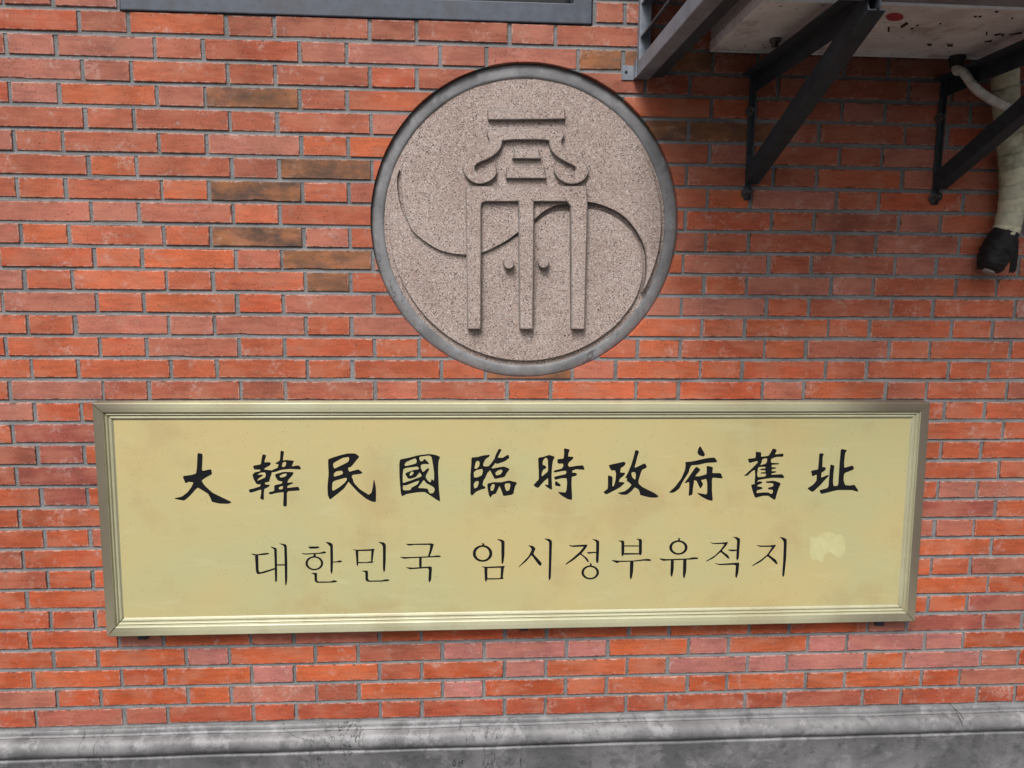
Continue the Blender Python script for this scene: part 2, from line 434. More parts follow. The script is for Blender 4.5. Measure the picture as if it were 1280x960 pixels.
def mixc(a, b, t): return tuple(x+(y-x)*t for x, y in zip(a, b))
BROWN = [(320,122,.75),(318,238,1),(410,213,.9),(327,297,1),(437,327,.45),(415,353,.5),(795,75,.6),(835,163,.8),(905,170,.5),(665,455,.3)]
PURPLE = [(75,567),(80,540),(80,592),(80,618),(1200,635),(1260,755),(1182,778),(1255,777)]
PINKS = [(343,840),(262,822),(660,808),(735,808),(662,833),(886,806),(885,830),(955,830),(1035,804),(1110,803),(1182,801),(1030,828),(1178,824),(620,815),(600,860)]
ORANGE = [(820,807),(905,780),(990,807),(735,832),(815,832),(1105,825),(1190,755),(1200,730),(1100,850),(780,855),(97,850),(270,857),(415,842),(60,300),(195,325),(150,350),(305,278),(60,460),(130,210),(235,235),(105,120),(900,243),(900,145)]
def tone(row, xc, cpx, rnd):
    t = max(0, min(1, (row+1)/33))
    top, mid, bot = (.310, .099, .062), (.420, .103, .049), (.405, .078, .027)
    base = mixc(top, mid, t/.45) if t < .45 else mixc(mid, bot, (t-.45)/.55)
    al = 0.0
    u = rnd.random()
    if u < (.30 if row < 14 else .18): base = mixc(base, (.37, .142, .108), rnd.uniform(.4, .9))          # pinkish
    elif u < .38: base = mixc(base, (.46, .112, .046), rnd.uniform(.3, .8))          # orange
    elif u < .46: base = mixc(base, (.24, .085, .062), rnd.uniform(.3, .7))        # dull
    elif u < .56: base = mixc(base, (.45, .085, .036), rnd.uniform(.3, .7))        # red
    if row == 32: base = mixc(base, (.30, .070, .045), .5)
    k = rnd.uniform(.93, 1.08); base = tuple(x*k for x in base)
    def near(l):
        for e in l:
            if abs(cpx[0]-e[0]) < (52 if len(e) < 4 else 30) and abs(cpx[1]-e[1]) < 12.5: return e
    e = near(BROWN)
    if e: base = (.28, .115, .050); al = .35+.6*e[2]
    elif near(PURPLE): base = (.31, .082, .060)
    elif near(PINKS): base = (.41, .150, .130)
    elif near(ORANGE): base = mixc(base, (.50, .115, .042), .65)
    return base, al

PLQ = [(113, 501), (1164, 501), (1145, 778), (132, 797)]
AREA = []
cells = []
rb = random.Random(5)
for row in range(ROW_TOP, ROW_BOT+1):
    off = .1875 if row % 2 else 0
    n0 = int((XA-off)/.375)-1
    for n in range(n0, int((XB-off)/.375)+2):
        for kind, a, b in (('S', 0, .25), ('H', .25, .375)):
            x0, x1 = off+n*.375+a+.005, off+n*.375+b-.005
            if x0 < XA or x1 > XB: continue
            zc = row_z(row); xc = (x0+x1)/2; hz = .0254
            dx = max(x0-MCX, MCX-x1, 0); dz = max(zc-hz-MCZ, MCZ-zc-hz, 0)
            far = max(math.hypot(x-MCX, z-MCZ) for x in (x0, x1) for z in (zc-hz, zc+hz))
            state = 'full'
            if far < MR+.004: continue
            if math.hypot(dx, dz) < MR+.003: state = 'cut'
            if zc > WZ0 and x1 > WX0 and x0 < WX1 and zc-hz < WZ1:
                if x0 >= WX0-.012 and x1 <= WX1+.012: continue
                # cut square against the window frame
                if x0 < WX0: x1 = WX0-.008
                else: x0 = WX1+.008
                if x1-x0 < .03: continue
                state = 'trim'; xc = (x0+x1)/2
            # how much of it the photograph shows
            vis = 0
            for i in range(6):
                for j in range(3):
                    X = x0+(x1-x0)*(i+.5)/6; Zq = zc-hz+2*hz*(j+.5)/3
                    u, v = project(Vector((X, 0, Zq)))
                    if 0 <= u <= 1280 and 0 <= v <= 960 and not inside((u, v), PLQ) and math.hypot(X-MCX, Zq-MCZ) > MR and not (u > 885 and v < 66): vis += 1
            pxa = vis/18*(x1-x0)
            cells.append([pxa, row, kind, x0, x1, zc, state])
cells.sort(key=lambda c: -c[0])
SV, SF, SC, SR = [], [], [], []
for idx, (vis, row, kind, x0, x1, zc, state) in enumerate(cells):
    rnd = random.Random(hash((row, round(x0*1000), 3)) & 0xffffff)
    xc = (x0+x1)/2; cpx = project(Vector((xc, 0, zc)))
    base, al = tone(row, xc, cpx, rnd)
    jx, jy, jz = rnd.uniform(-.0014, .0014), rnd.uniform(-.0012, .0014), rnd.uniform(-.0010, .0010)
    flip = rnd.random() < .5
    me = None
    if state == 'full': me = rnd.choice(VAR[kind])
    elif state == 'trim': me = brick_mesh('cut_brick', x1-x0, .0508, rnd); me.materials.append(M['brick'])
    else:
        rect = [(x0, zc-.0254), (x1, zc-.0254), (x1, zc+.0254), (x0, zc+.0254)]
        V, T = triangulate([rect, HOLE], lambda c: inside(c, rect) and not inside(c, HOLE))
        if not T: continue
        me = solid('curved_cut_brick', V, T, 0, .032)
        me.transform(Matrix.Translation((-xc, 0, -zc))); me.materials.append(M['brick'])
        jx = jz = 0; flip = False
    if idx < 300:
        o = bpy.data.objects.new('brick', me); C.objects.link(o)
        o.parent = wall; o.matrix_parent_inverse = Matrix.Translation(wall.location).inverted()
        o.location = (xc+jx, jy, zc+jz); o.rotation_euler = (0, math.pi if flip else 0, 0)
        o.rotation_euler.y += rnd.uniform(-.003, .003)
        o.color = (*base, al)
        if state == 'cut': bevel(o, .0015, 1)
    else:
        b0 = len(SV)
        s_ = -1 if flip else 1
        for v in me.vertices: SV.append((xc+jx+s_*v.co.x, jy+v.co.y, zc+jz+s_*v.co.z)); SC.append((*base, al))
        for p in me.polygons: SF.append([b0+i for i in p.vertices])
        ra = me.attributes.get('rim'); SR += [d.value for d in ra.data] if ra else [0.0]*len(me.vertices)
me = mesh('brick_mass', SV, SF)
ca = me.color_attributes.new('tone', 'FLOAT_COLOR', 'POINT')
ca.data.foreach_set('color', [x for c in SC for x in c])
me.attributes.new('rim', 'FLOAT', 'POINT').data.foreach_set('value', SR)
o = link('brick_remainder', me, M['brick_stuff'], wall); o['kind'] = 'stuff'

# ------------------------------------------------------------------ plinth: bed, fillet, torus moulding, flat face
def plinth_profile():
    zt = ZB - .002
    p = [(.24, zt-.001), (.02, zt-.001), (-.003, zt-.002), (-.007, zt-.005), (-.008, zt-.014), (-.0075, zt-.0165), (-.012, zt-.0175), (-.014, zt-.021), (-.012, zt-.0225)]
    for k in range(0, 11):
        a = R(84-16.5*k); p.append((-.012-.028*math.cos(a), zt-.051+.028*math.sin(a)))
    p += [(-.022, zt-.080), (-.028, zt-.0815), (-.029, zt-.087), (-.027, zt-.090), (-.029, .02), (-.029, -.05), (.24, -.05)]
    return p
pp = plinth_profile(); n = len(pp); verts, faces = [], []
NX = 150
rp = random.Random(3)
from mathutils import noise as mn
for i in range(NX+1):
    x = XA+(XB-XA)*i/NX
    for k, (y, z) in enumerate(pp):
        d = 0.0 if k in (0, n-1) else .0022*mn.noise(Vector((x*5, y*30, z*22)))
        verts.append((x, y+d, z+d*.8))
for i in range(NX):
    for k in range(n):
        q = (k+1) % n; faces.append((i*n+k, i*n+q, (i+1)*n+q, (i+1)*n+k))
faces += [tuple(range(n)), tuple(range(NX*n, NX*n+n))]
me = fix_normals(mesh('plinth', verts, faces, True)); link('plinth', me, M['plinth'], wall)

# ------------------------------------------------------------------ window in the wall
win = link('window', region_mesh('window', [[(WX0+.003, WZ0+.002), (WX1-.003, WZ0+.002), (WX1-.003, WZ1), (WX0+.003, WZ1)]], [[(WX0+.053, WZ0+.054), (WX1-.053, WZ0+.054), (WX1-.053, WZ1-.05), (WX0+.053, WZ1-.05)]], -.004, .075), M['steel_blue'], wall)
win['label'] = 'window with blue grey painted steel frame'
bevel(win, .003, 2)
link('pane', box_mesh('pane', WX0+.05, WX1-.05, .085, .09, WZ0+.05, WZ1-.04), M['unlit_room_pane'], win)
link('sash_rail', box_mesh('sash_rail', WX0+.05, WX1-.05, .045, .068, WZ0+.0545, WZ0+.062), M['steel_black'], win)

# ------------------------------------------------------------------ medallion
med = empty('stone_medallion', (MCX, .02, MCZ), 'round pebbly stone medallion carved with a gate emblem, ringed in grey cement', 'medallion')
il, ir = unproj(479, 274), unproj(833, 274); it, ib = unproj(656, 94.5), unproj(656, 459)
DR = ((ir.x-il.x)/2+(it.z-ib.z)/2)/2 - .002
DCX, DCZ = (il.x+ir.x)/2, (it.z+ib.z)/2
prof = [(0, .06, 1), (0, .026, 1), (.04, .022, 1), (.12, .0165, 1), (.26, .0135, 1), (.5, .0118, 1), (.8, .0110, 1), (.95, .0125, 1), (1, .017, 1), (1.02, .06, 1)]
verts, faces = [], []; NS = 144; n = len(prof)
for i in range(NS):
    a = 2*math.pi*i/NS; ca_, sa_ = math.cos(a), math.sin(a)
    for k, (t, y, _) in enumerate(prof):
        ro = (MCX+(MR+.004)*ca_, MCZ+(MR+.004)*sa_); ri = (DCX+(DR-.001)*ca_, DCZ+(DR-.001)*sa_)
        wob = .0016*mn.noise(Vector((ca_*4+t, sa_*4, 2.0)))+.0012*mn.noise(Vector((ca_*11, sa_*11, t*3)))
        verts.append((ro[0]+(ri[0]-ro[0])*t, y+(wob if 0 < k < n-1 else 0), ro[1]+(ri[1]-ro[1])*t))
for i in range(NS):
    j = (i+1) % NS
    for k in range(n-1): faces.append((i*n+k, j*n+k, j*n+k+1, i*n+k+1))
link('cement_ring', fix_normals(mesh('cement_ring', verts, faces, True)), M['ring'], med)
disc = bevel(link('disc', region_mesh('disc', [circle(DCX, DCZ, DR, 128)], [], .0150, .08), M['stone'], med), .002, 2)
R1 = DR-.0145
def arc(pa, pb_, cw):
    a = math.atan2(pa[1]-DCZ, pa[0]-DCX); b = math.atan2(pb_[1]-DCZ, pb_[0]-DCX)
    if cw:
        while b > a: b -= 2*math.pi
    else:
        while b < a: b += 2*math.pi
    n = 60; return [(DCX+R1*math.cos(a+(b-a)*k/n), DCZ+R1*math.sin(a+(b-a)*k/n)) for k in range(n+1)]
def smooth2(l, n=5):
    out = []
    for p in spline([Vector((x, y, 0)) for x, y in l], n):
        dx, dz = p.x-DCX, p.y-DCZ; q = math.hypot(dx, dz); k = min(1, (R1-.0028)/q)     # keep inside the rim
        out.append((DCX+dx*k, DCZ+dz*k))
    return out
YS = .004
def carve(name, loop, y, bw):
    # raised piece with sloping sides of smooth cement
    me = prism(name, loop, y, .03); me.materials.append(M['stone']); me.materials.append(M['stone_edge'])
    for p in me.polygons:
        if abs(p.normal.y) < .5: p.material_index = 1
    o = bevel(link(name, me, None, disc), bw, 3, 50); o.modifiers[0].material = 1; o.modifiers[0].use_clamp_overlap = name.endswith('swirl'); o.modifiers[0].profile = .45
    return o
low = smooth2(px_loop([(778,398),(792,378),(800,359),(804,336),(801,313),(792,294),(778,278),(758,266),(735,261),(712,263),(694,264),(679,271),(669,279),(647,294),(629,305),(602,313),(581,314.5),(560,312),(542,305),(519,288),(506,270),(499,250),(496.5,228),(498,211)], YS))
low += arc(low[-1], low[0], False)
up = smooth2(px_loop([(802,366),(806,350),(807.5,334),(806.5,316),(802,302),(792,285),(778,270),(758,259),(735,253),(712,255),(694,257.4),(679,265),(669,273.6),(647,291),(629,303.6),(602.5,316),(581,318.5),(560,316),(542,309),(519,292),(509,274),(503.5,250),(501.5,222),(504,195.6),(511,169)], YS))
up += arc(up[-1], up[0], True)
carve('lower_swirl', low, .0050, .0022)
carve('upper_swirl', up, -.0035, .0022)
YE = -.0165
e1 = ((560, 120), 6.4)
def emb(name, loops, y=YE):
    carve(name, loops[0], y, .0034)
emb('emblem_bar', [px_loop([(313,105),(935,100),(942,188),(318,192)], YE, *e1)])
roof = [(310,285),(320,265),(350,253),(480,250),(800,250),(885,258),(925,280),(934,305),(925,335),(908,365),(925,410),(1000,460),(1080,510),(1122,565),(1130,620),(1090,680),(1020,708),(950,705),(880,665),(848,610),(850,565),(880,538),(920,545),(942,580),(960,610),(1000,615),(1028,585),(1010,562),(930,525),(865,485),(822,435),(810,385),(808,352),
        (437,352),(434,400),(400,455),(330,505),(250,535),(217,562),(217,592),(245,613),(280,600),(300,565),(330,537),(370,545),(393,580),(393,630),(350,680),(280,708),(220,705),(160,670),(122,612),(120,555),(160,490),(250,435),(320,395),(331,352),(314,322)]
emb('emblem_roof', [chaikin(px_loop(roof, YE, *e1), .22)])
emb('emblem_block', [px_loop([(530,415),(730,415),(735,470),(750,505),(510,503),(528,465)], YE, *e1)], YE+.0011)
emb('emblem_block', [px_loop([(465,565),(775,565),(780,620),(790,662),(462,662),(467,610)], YE, *e1)], YE+.0013)
emb('emblem_gate', [px_loop([(581.9,232.5),(733.5,232.5),(735,252),(731.1,412),(713.9,412),(713.3,258),(709,252.3),(667.8,252.3),(666.4,412),(649.4,412),(648,252.3),(607,252.3),(603,254),(601.7,258),(601.3,412),(584.1,412)], YE)], YE+.0006)
for cxp, cyp in ((636.2, 329.4), (679.7, 328.6)):
    p = unproj(cxp, cyp, YE); emb('emblem_stud', [circle(p.x, p.z, .0158, 28)], YE+.0016)

# ------------------------------------------------------------------ plaque
YF, YP = -.043, -.031
oc = [unproj(x, y, YF) for x, y in ((114, 503.5), (1163.5, 503), (1144.5, 777.5), (133, 797))]
ic = [unproj(x, y, YP) for x, y in ((142, 525), (1138.5, 523), (1122, 755), (155, 772))]
plq = empty('name_plaque', ((oc[2].x+oc[3].x)/2, -.02, (oc[2].z+oc[3].z)/2), 'long gilt name board with black Chinese characters over a line of Korean lettering', 'plaque')
FP = [(0, -.004), (0, YF+.006), (.03, YF+.0015), (.07, YF), (.30, YF-.0004), (.52, YF+.0004), (.56, YF+.002), (.585, YF+.0075), (.61, YF+.0085), (.64, YF+.0060), (.68, YF+.0048), (.72, YF+.0062), (.745, YF+.0098), (.77, YF+.0105), (.80, YF+.0085), (.85, YF+.0074), (.91, YF+.0085), (.95, YF+.0112), (1.0, YP+.001), (1.0, -.004)]
names = ('top_rail', 'right_stile', 'bottom_rail', 'left_stile')
for k in range(4):
    A0, B0, A1, B1 = oc[k], oc[(k+1) % 4], ic[k], ic[(k+1) % 4]
    dirv = (B0-A0).normalized(); gap = (.0010, .0007, .0012, .0020)[k]
    verts = []
    NSEG = 24
    for s_ in range(NSEG+1):
        for t, y in FP:
            a = A0.lerp(A1, t)+dirv*gap; b = B0.lerp(B1, t)-dirv*gap
            p = a.lerp(b, s_/NSEG); p.y = y
            verts.append(p)
    n = len(FP); faces = []
    for s_ in range(NSEG):
        for q in range(n):
            q2 = (q+1) % n; faces.append((s_*n+q, s_*n+q2, (s_+1)*n+q2, (s_+1)*n+q))
    faces += [tuple(range(n)), tuple(range(NSEG*n, NSEG*n+n))]
    me = fix_normals(mesh(names[k], verts, faces))
    me.attributes.new('outer', 'FLOAT', 'POINT').data.foreach_set('value', [(1.0 if t < .54 else .12) for _ in range(NSEG+1) for t, y in FP])
    link(names[k], me, M['gilt_frame'], plq)

G = []   # (origin, scale, plus loops, minus loops)
def glyph(org, s, plus, minus=()): G.append((org, s, plus, list(minus)))
def ring(cx, cy, rx, ry, n=36): return [(cx+rx*math.cos(2*math.pi*k/n), cy+ry*math.sin(2*math.pi*k/n)) for k in range(n)]
glyph((210,550), 10.1, [[(375,165),(437,178),(425,395),(545,370),(555,430),(480,470),(420,512),(460,575),(560,668),(720,745),(805,787),(760,805),(640,800),(555,778),(545,745),(510,680),(440,635),(378,598),(340,630),(280,700),(205,765),(75,740),(180,715),(250,660),(295,600),(325,535),(265,525),(222,545),(187,458),(300,443),(355,425),(368,350)]])
glyph((305,555), 11.3, [
 [(265,148),(313,160),(295,215),(285,262),(355,258),(380,275),(365,300),(300,335),(278,362),(395,375),(385,430),(365,480),(355,530),(290,545),(300,575),(355,578),(360,590),(345,605),(285,635),(278,700),(280,790),(230,770),(245,700),(245,640),(85,690),(68,645),(140,630),(230,600),(240,570),(180,565),(140,500),(122,435),(150,405),(230,385),(235,360),(148,360),(128,310),(240,290),(250,215)],
 [(520,95),(565,108),(545,235),(600,228),(705,240),(690,270),(670,318),(770,305),(790,320),(805,358),(650,350),(530,362),(450,390),(400,400),(390,375),(480,335),(490,285),(440,275),(510,235)],
 [(440,430),(560,395),(700,400),(680,445),(620,510),(610,550),(690,543),(690,555),(610,590),(610,625),(765,605),(790,655),(605,665),(603,882),(555,878),(565,675),(460,690),(365,712),(350,685),(430,665),(430,585),(540,560),(545,530),(480,515),(450,470)]],
 [[(180,435),(240,400),(300,400),(312,440),(300,475),(240,500),(185,525),(200,490),(270,445),(250,435)],[(545,262),(580,247),(600,265),(590,310),(560,328),(532,322)],[(497,450),(560,418),(612,420),(590,460),(520,478)],[(485,620),(530,590),(555,600),(545,640),(500,645)]])
glyph((400,555), 11.3, [[(118,215),(270,165),(400,135),(500,137),(555,180),(500,245),(440,318),(395,335),(395,360),(415,395),(540,360),(600,405),(580,418),(460,435),(445,455),(480,555),(560,640),(690,722),(730,690),(750,600),(762,498),(785,600),(790,700),(787,820),(730,810),(650,770),(540,680),(460,595),(403,530),(340,625),(250,700),(140,785),(112,720),(108,600),(125,420),(118,290)]],
 [[(185,270),(320,195),(405,180),(415,215),(400,255),(330,290),(200,352),(185,310)],[(195,415),(230,385),(310,375),(328,410),(310,432),(195,465)],[(175,545),(200,520),(370,472),(385,500),(350,550),(270,615),(185,665),(168,640)]])
glyph((490,555), 12, [[(125,232),(230,215),(400,170),(560,152),(660,168),(720,195),(695,260),(690,400),(700,650),(720,860),(680,840),(560,760),(490,718),(380,722),(220,748),(150,782),(135,740),(115,500),(112,300)]],
 [[(185,310),(210,270),(345,212),(370,235),(372,280),(345,300),(200,335)],
  [(410,190),(560,170),(595,195),(615,300),(635,450),(630,560),(595,525),(585,570),(560,575),(520,530),(500,485),(560,375),(535,362),(465,430),(430,360),(430,315),(465,300),(565,300),(485,220),(465,255),(425,262),(408,225)],
  [(170,365),(380,335),(405,360),(395,383),(330,390),(195,440),(245,525),(355,500),(415,420),(455,485),(280,550),(160,590),(158,480)],
  [(260,450),(300,405),(330,425),(310,465),(270,482)],
  [(165,615),(200,622),(260,600),(400,548),(410,560),(380,610),(285,660),(290,680),(260,695),(175,697),(160,670)],
  [(475,535),(520,590),(620,640),(645,680),(625,735),(575,745),(550,720),(535,670),(385,660),(430,600)]])
glyph((580,553), 12.467, [[(120,238),(215,230),(300,205),(400,195),(395,215),(330,265),(298,330),(300,370),(340,378),(385,375),(440,310),(480,250),(500,190),(545,100),(583,115),(555,170),(520,240),(600,245),(690,192),(705,240),(640,290),(515,335),(490,318),(425,395),(440,410),(520,395),(620,378),(710,415),(660,480),(635,535),(480,570),(450,510),(405,430),(360,480),(330,550),(300,595),(285,670),(325,690),(333,715),(260,735),(190,765),(122,830),(103,800),(103,500),(115,350)],
  [(365,645),(460,622),(580,625),(700,595),(828,630),(790,690),(765,810),(615,835),(590,760),(555,672),(520,740),(495,795),(440,815),(412,860),(390,820),(370,720)]],
 [[(165,370),(185,300),(220,283),(248,310),(240,370),(200,412),(165,412)],[(150,470),(190,430),(280,412),(298,440),(280,515),(200,550),(155,545)],[(148,650),(180,605),(225,600),(232,640),(210,700),(160,722)],[(485,475),(530,432),(590,422),(603,455),(570,500),(500,518)],
  [(410,700),(440,648),(478,650),(480,690),(455,755),(415,755)],[(632,660),(650,635),(720,638),(725,680),(705,750),(660,762),(635,700)]])
glyph((660,553), 12, [[(155,232),(230,220),(320,190),(400,218),(370,280),(360,350),(350,500),(360,712),(300,680),(250,635),(305,640),(305,580),(300,530),(230,590),(150,685),(82,645),(165,555),(165,450),(158,330)],
  [(542,90),(625,110),(605,160),(600,215),(680,220),(670,250),(610,300),(595,340),(620,372),(720,355),(825,345),(850,410),(720,400),(665,420),(660,455),(720,460),(735,480),(715,500),(655,515),(650,620),(660,862),(600,850),(520,805),(445,745),(560,755),(580,720),(590,600),(580,535),(500,535),(405,560),(395,518),(560,480),(578,460),(575,425),(520,425),(395,452),(388,425),(510,395),(535,350),(525,315),(450,318),(440,255),(535,245),(545,170)],
  [(420,580),(490,640),(480,660),(410,645),(408,600)]],
 [[(220,340),(215,300),(240,245),(275,225),(300,260),(302,350),(300,440),(205,515),(205,460),(225,410),(275,385),(260,350)]])
glyph((748,555), 12.8, [[(165,340),(300,310),(410,285),(435,310),(415,345),(355,385),(345,460),(425,460),(415,495),(340,555),(325,610),(415,615),(405,640),(340,695),(125,808),(82,770),(155,715),(155,500),(225,525),(220,680),(250,675),(275,590),(285,480),(270,420),(205,420)],
  [(590,105),(620,100),(648,125),(625,190),(575,380),(610,375),(740,310),(770,355),(765,380),(700,410),(680,450),(640,580),(640,635),(700,690),(800,740),(900,790),(965,838),(930,855),(830,855),(670,815),(665,770),(640,720),(580,690),(520,760),(450,810),(380,810),(305,785),(420,760),(490,710),(535,655),(500,620),(460,590),(460,540),(430,545),(480,450),(530,330),(575,180)]],
 [[(525,465),(545,450),(590,450),(603,500),(590,575),(540,535)]])
glyph((830,550), 11.3, [[(505,90),(520,100),(578,205),(560,232),(500,215),(475,185),(485,130)],
  [(300,315),(400,305),(600,260),(715,250),(757,312),(600,322),(480,350),(390,355),(365,390),(345,460),(290,545),(240,630),(215,685),(140,740),(70,745),(160,660),(250,540),(300,420),(308,345)],
  [(455,375),(515,420),(450,495),(440,515),(500,515),(605,485),(605,365),(690,385),(680,470),(800,470),(828,535),(810,540),(690,530),(675,560),(675,700),(688,860),(620,845),(540,805),(465,748),(590,770),(612,755),(612,600),(600,548),(520,565),(552,630),(515,685),(490,640),(465,580),(425,560),(405,700),(400,770),(350,790),(358,660),(358,590),(290,610),(330,555)]])
glyph((920,555), 12, [[(298,120),(375,125),(375,195),(485,180),(510,150),(555,68),(612,88),(580,160),(710,145),(708,188),(600,192),(540,215),(520,240),(525,285),(645,290),(640,303),(535,310),(530,350),(600,355),(595,368),(535,375),(530,410),(605,412),(595,425),(530,440),(530,465),(690,455),(720,490),(715,510),(560,505),(430,520),(330,540),(315,575),(360,560),(395,572),(380,590),(330,610),(310,635),(390,650),(395,670),(310,695),(305,740),(420,728),(485,730),(530,755),(555,730),(555,685),(490,680),(480,660),(560,635),(565,600),(540,585),(450,580),(450,565),(570,552),(672,590),(630,680),(585,840),(540,815),(490,775),(400,775),(290,808),(255,720),(228,615),(285,600),(280,560),(290,480),(285,385),(240,405),(170,475),(120,475),(150,455),(260,350),(330,280),(320,250),(200,285),(180,225),(290,212),(300,180)]],
 [[(390,235),(420,215),(470,215),(465,270),(440,300),(360,320),(385,270)],[(330,345),(440,340),(445,365),(370,375),(365,390),(440,392),(445,422),(370,430),(370,442),(455,445),(450,475),(430,490),(330,500),(315,470)]])
glyph((1000,555), 12.8, [[(312,150),(380,155),(360,210),(355,372),(400,372),(410,390),(400,420),(340,460),(335,545),(440,500),(465,505),(400,570),(320,660),(200,770),(118,712),(210,655),(265,590),(272,490),(235,498),(200,520),(178,430),(290,410),(298,330)],
  [(490,330),(550,348),(535,450),(525,600),(535,675),(600,672),(615,640),(625,480),(635,320),(655,80),(752,100),(722,140),(705,280),(705,385),(845,345),(862,405),(720,460),(700,490),(695,580),(720,660),(790,668),(870,655),(930,745),(920,762),(830,735),(600,735),(480,765),(340,800),(310,742),(430,712),(458,680),(468,550),(478,420)]])
o1, s1 = (310,670), 9.846
glyph(o1, s1, [[(38,218),(110,228),(200,212),(255,210),(258,222),(200,232),(130,236),(75,238)],[(88,232),(125,232),(128,430),(150,450),(338,393),(338,408),(200,455),(120,470),(100,440)],[(275,130),(352,150),(355,300),(357,540),(345,570),(335,555),(330,350),(325,165),(300,148)],[(380,92),(475,105),(482,300),(482,540),(468,612),(458,590),(452,300),(448,130),(420,108)],[(345,350),(460,350),(460,362),(345,362)]])
glyph(o1, s1, [[(735,132),(870,130),(875,145),(850,152),(770,155)],[(660,210),(700,218),(880,208),(940,190),(962,200),(950,212),(880,218),(690,228)],[(812,216),(828,216),(836,262),(806,262)],ring(817,335,107,85),[(955,78),(1000,78),(1042,100),(1045,300),(1040,430),(1028,468),(1018,440),(1015,250),(1015,130),(985,98)],[(1040,318),(1090,315),(1130,300),(1158,312),(1145,322),(1040,325)],[(775,455),(848,455),(848,540),(860,562),(1015,562),(1060,545),(1100,558),(1080,568),(1010,573),(850,575),(822,555),(820,475)]],[ring(817,335,82,70)])
o1 = (435,670)
glyph(o1, s1, [[(58,165),(110,172),(270,165),(325,158),(320,180),(110,185)],[(95,178),(125,176),(125,340),(118,372),(108,350)],[(290,168),(320,163),(300,320),(285,318)],[(122,322),(230,324),(270,315),(315,318),(305,328),(240,332),(122,334)],[(375,72),(440,82),(465,105),(462,300),(455,430),(440,445),(432,400),(432,130),(415,100)],[(168,428),(245,428),(245,530),(262,550),(420,548),(460,535),(495,535),(512,550),(460,555),(420,560),(245,562),(218,545),(215,445)]])
glyph(o1, s1, [[(712,100),(800,98),(1057,92),(1035,170),(1003,254),(985,254),(1010,160),(1015,108),(800,108),(755,118)],[(637,260),(760,262),(1060,248),(1100,238),(1142,248),(1135,258),(1060,260),(760,272),(690,280)],[(878,260),(905,260),(905,390),(878,390)],[(712,385),(800,392),(985,378),(1032,378),(1022,540),(1003,572),(992,545),(998,392),(800,405),(760,408)]])
o1, s1 = (580,665), 10.24
glyph(o1, s1, [ring(238,275,123,105),[(225,142),(262,152),(252,175),(258,188),(228,188),(240,160)],[(422,92),(485,100),(518,120),(515,300),(505,380),(492,412),(482,390),(480,200),(480,130),(455,110)],[(225,440),(270,448),(450,440),(522,435),(515,455),(270,462)],[(262,452),(298,452),(298,600),(280,642),(268,610)],[(475,443),(512,443),(492,594),(470,596)],[(292,593),(430,594),(510,585),(500,600),(430,605),(292,607)]],[ring(238,275,88,84)])
glyph(o1, s1, [[(820,172),(880,180),(915,210),(885,280),(995,400),(980,435),(950,410),(865,292),(800,370),(690,460),(745,400),(830,310),(870,225),(850,190)],[(1028,85),(1095,92),(1125,115),(1118,350),(1110,590),(1092,622),(1085,580),(1090,300),(1092,130),(1060,102)]])
o1 = (700,665)
glyph(o1, s1, [[(112,165),(150,175),(240,168),(352,162),(335,200),(270,278),(345,335),(370,380),(355,385),(320,335),(262,285),(170,360),(75,418),(72,408),(160,340),(260,250),(310,185),(150,190)],[(410,95),(460,97),(500,115),(498,250),(490,385),(475,400),(462,370),(465,200),(465,130),(440,105)],[(340,260),(470,255),(470,268),(410,270),(370,278)],ring(387,518,110,88),[(378,400),(408,408),(400,425),(405,438),(370,438),(390,420)]],[ring(387,518,82,71)])
glyph(o1, s1, [[(740,112),(822,112),(820,280),(800,312),(788,290),(788,125)],[(972,88),(1048,92),(1045,280),(1025,300),(1012,280),(1012,105)],[(815,174),(1018,174),(1018,184),(815,184)],[(815,272),(1018,272),(1018,286),(815,290)],[(655,360),(760,370),(940,368),(1070,350),(1130,345),(1168,358),(1155,370),(1070,365),(940,378),(760,382),(730,398)],[(898,374),(940,374),(935,500),(920,580),(906,608),(895,580)]])
o1, s1 = (820,665), 7.314
glyph(o1, s1, [ring(205,142,82,65),[(198,52),(222,62),(216,75),(222,84),(195,84),(210,65)],[(25,242),(100,250),(300,243),(340,232),(385,236),(382,246),(330,250),(100,260),(65,263)],[(137,252),(162,252),(160,350),(145,412),(133,390)],[(250,248),(278,247),(275,360),(258,428),(247,400)]],[ring(205,142,59,52)])
glyph(o1, s1, [[(495,95),(530,103),(600,98),(660,93),(640,125),(600,172),(660,215),(672,245),(655,240),(592,180),(530,235),(462,270),(460,265),(540,215),(590,165),(630,108),(530,110)],[(702,45),(740,48),(768,62),(762,150),(755,240),(742,262),(735,240),(740,150),(742,75),(722,55)],[(652,162),(745,162),(745,172),(690,176)],[(535,285),(580,293),(720,283),(760,280),(752,370),(735,422),(725,405),(733,298),(580,302)]])
glyph(o1, s1, [[(918,120),(950,125),(1030,125),(1098,118),(1080,145),(1030,208),(1095,255),(1112,290),(1100,293),(1020,218),(960,270),(880,312),(880,306),(960,255),(1020,205),(1065,135),(950,135)],[(1128,48),(1165,52),(1195,68),(1188,250),(1172,395),(1160,412),(1155,390),(1165,250),(1170,90),(1150,60)]])

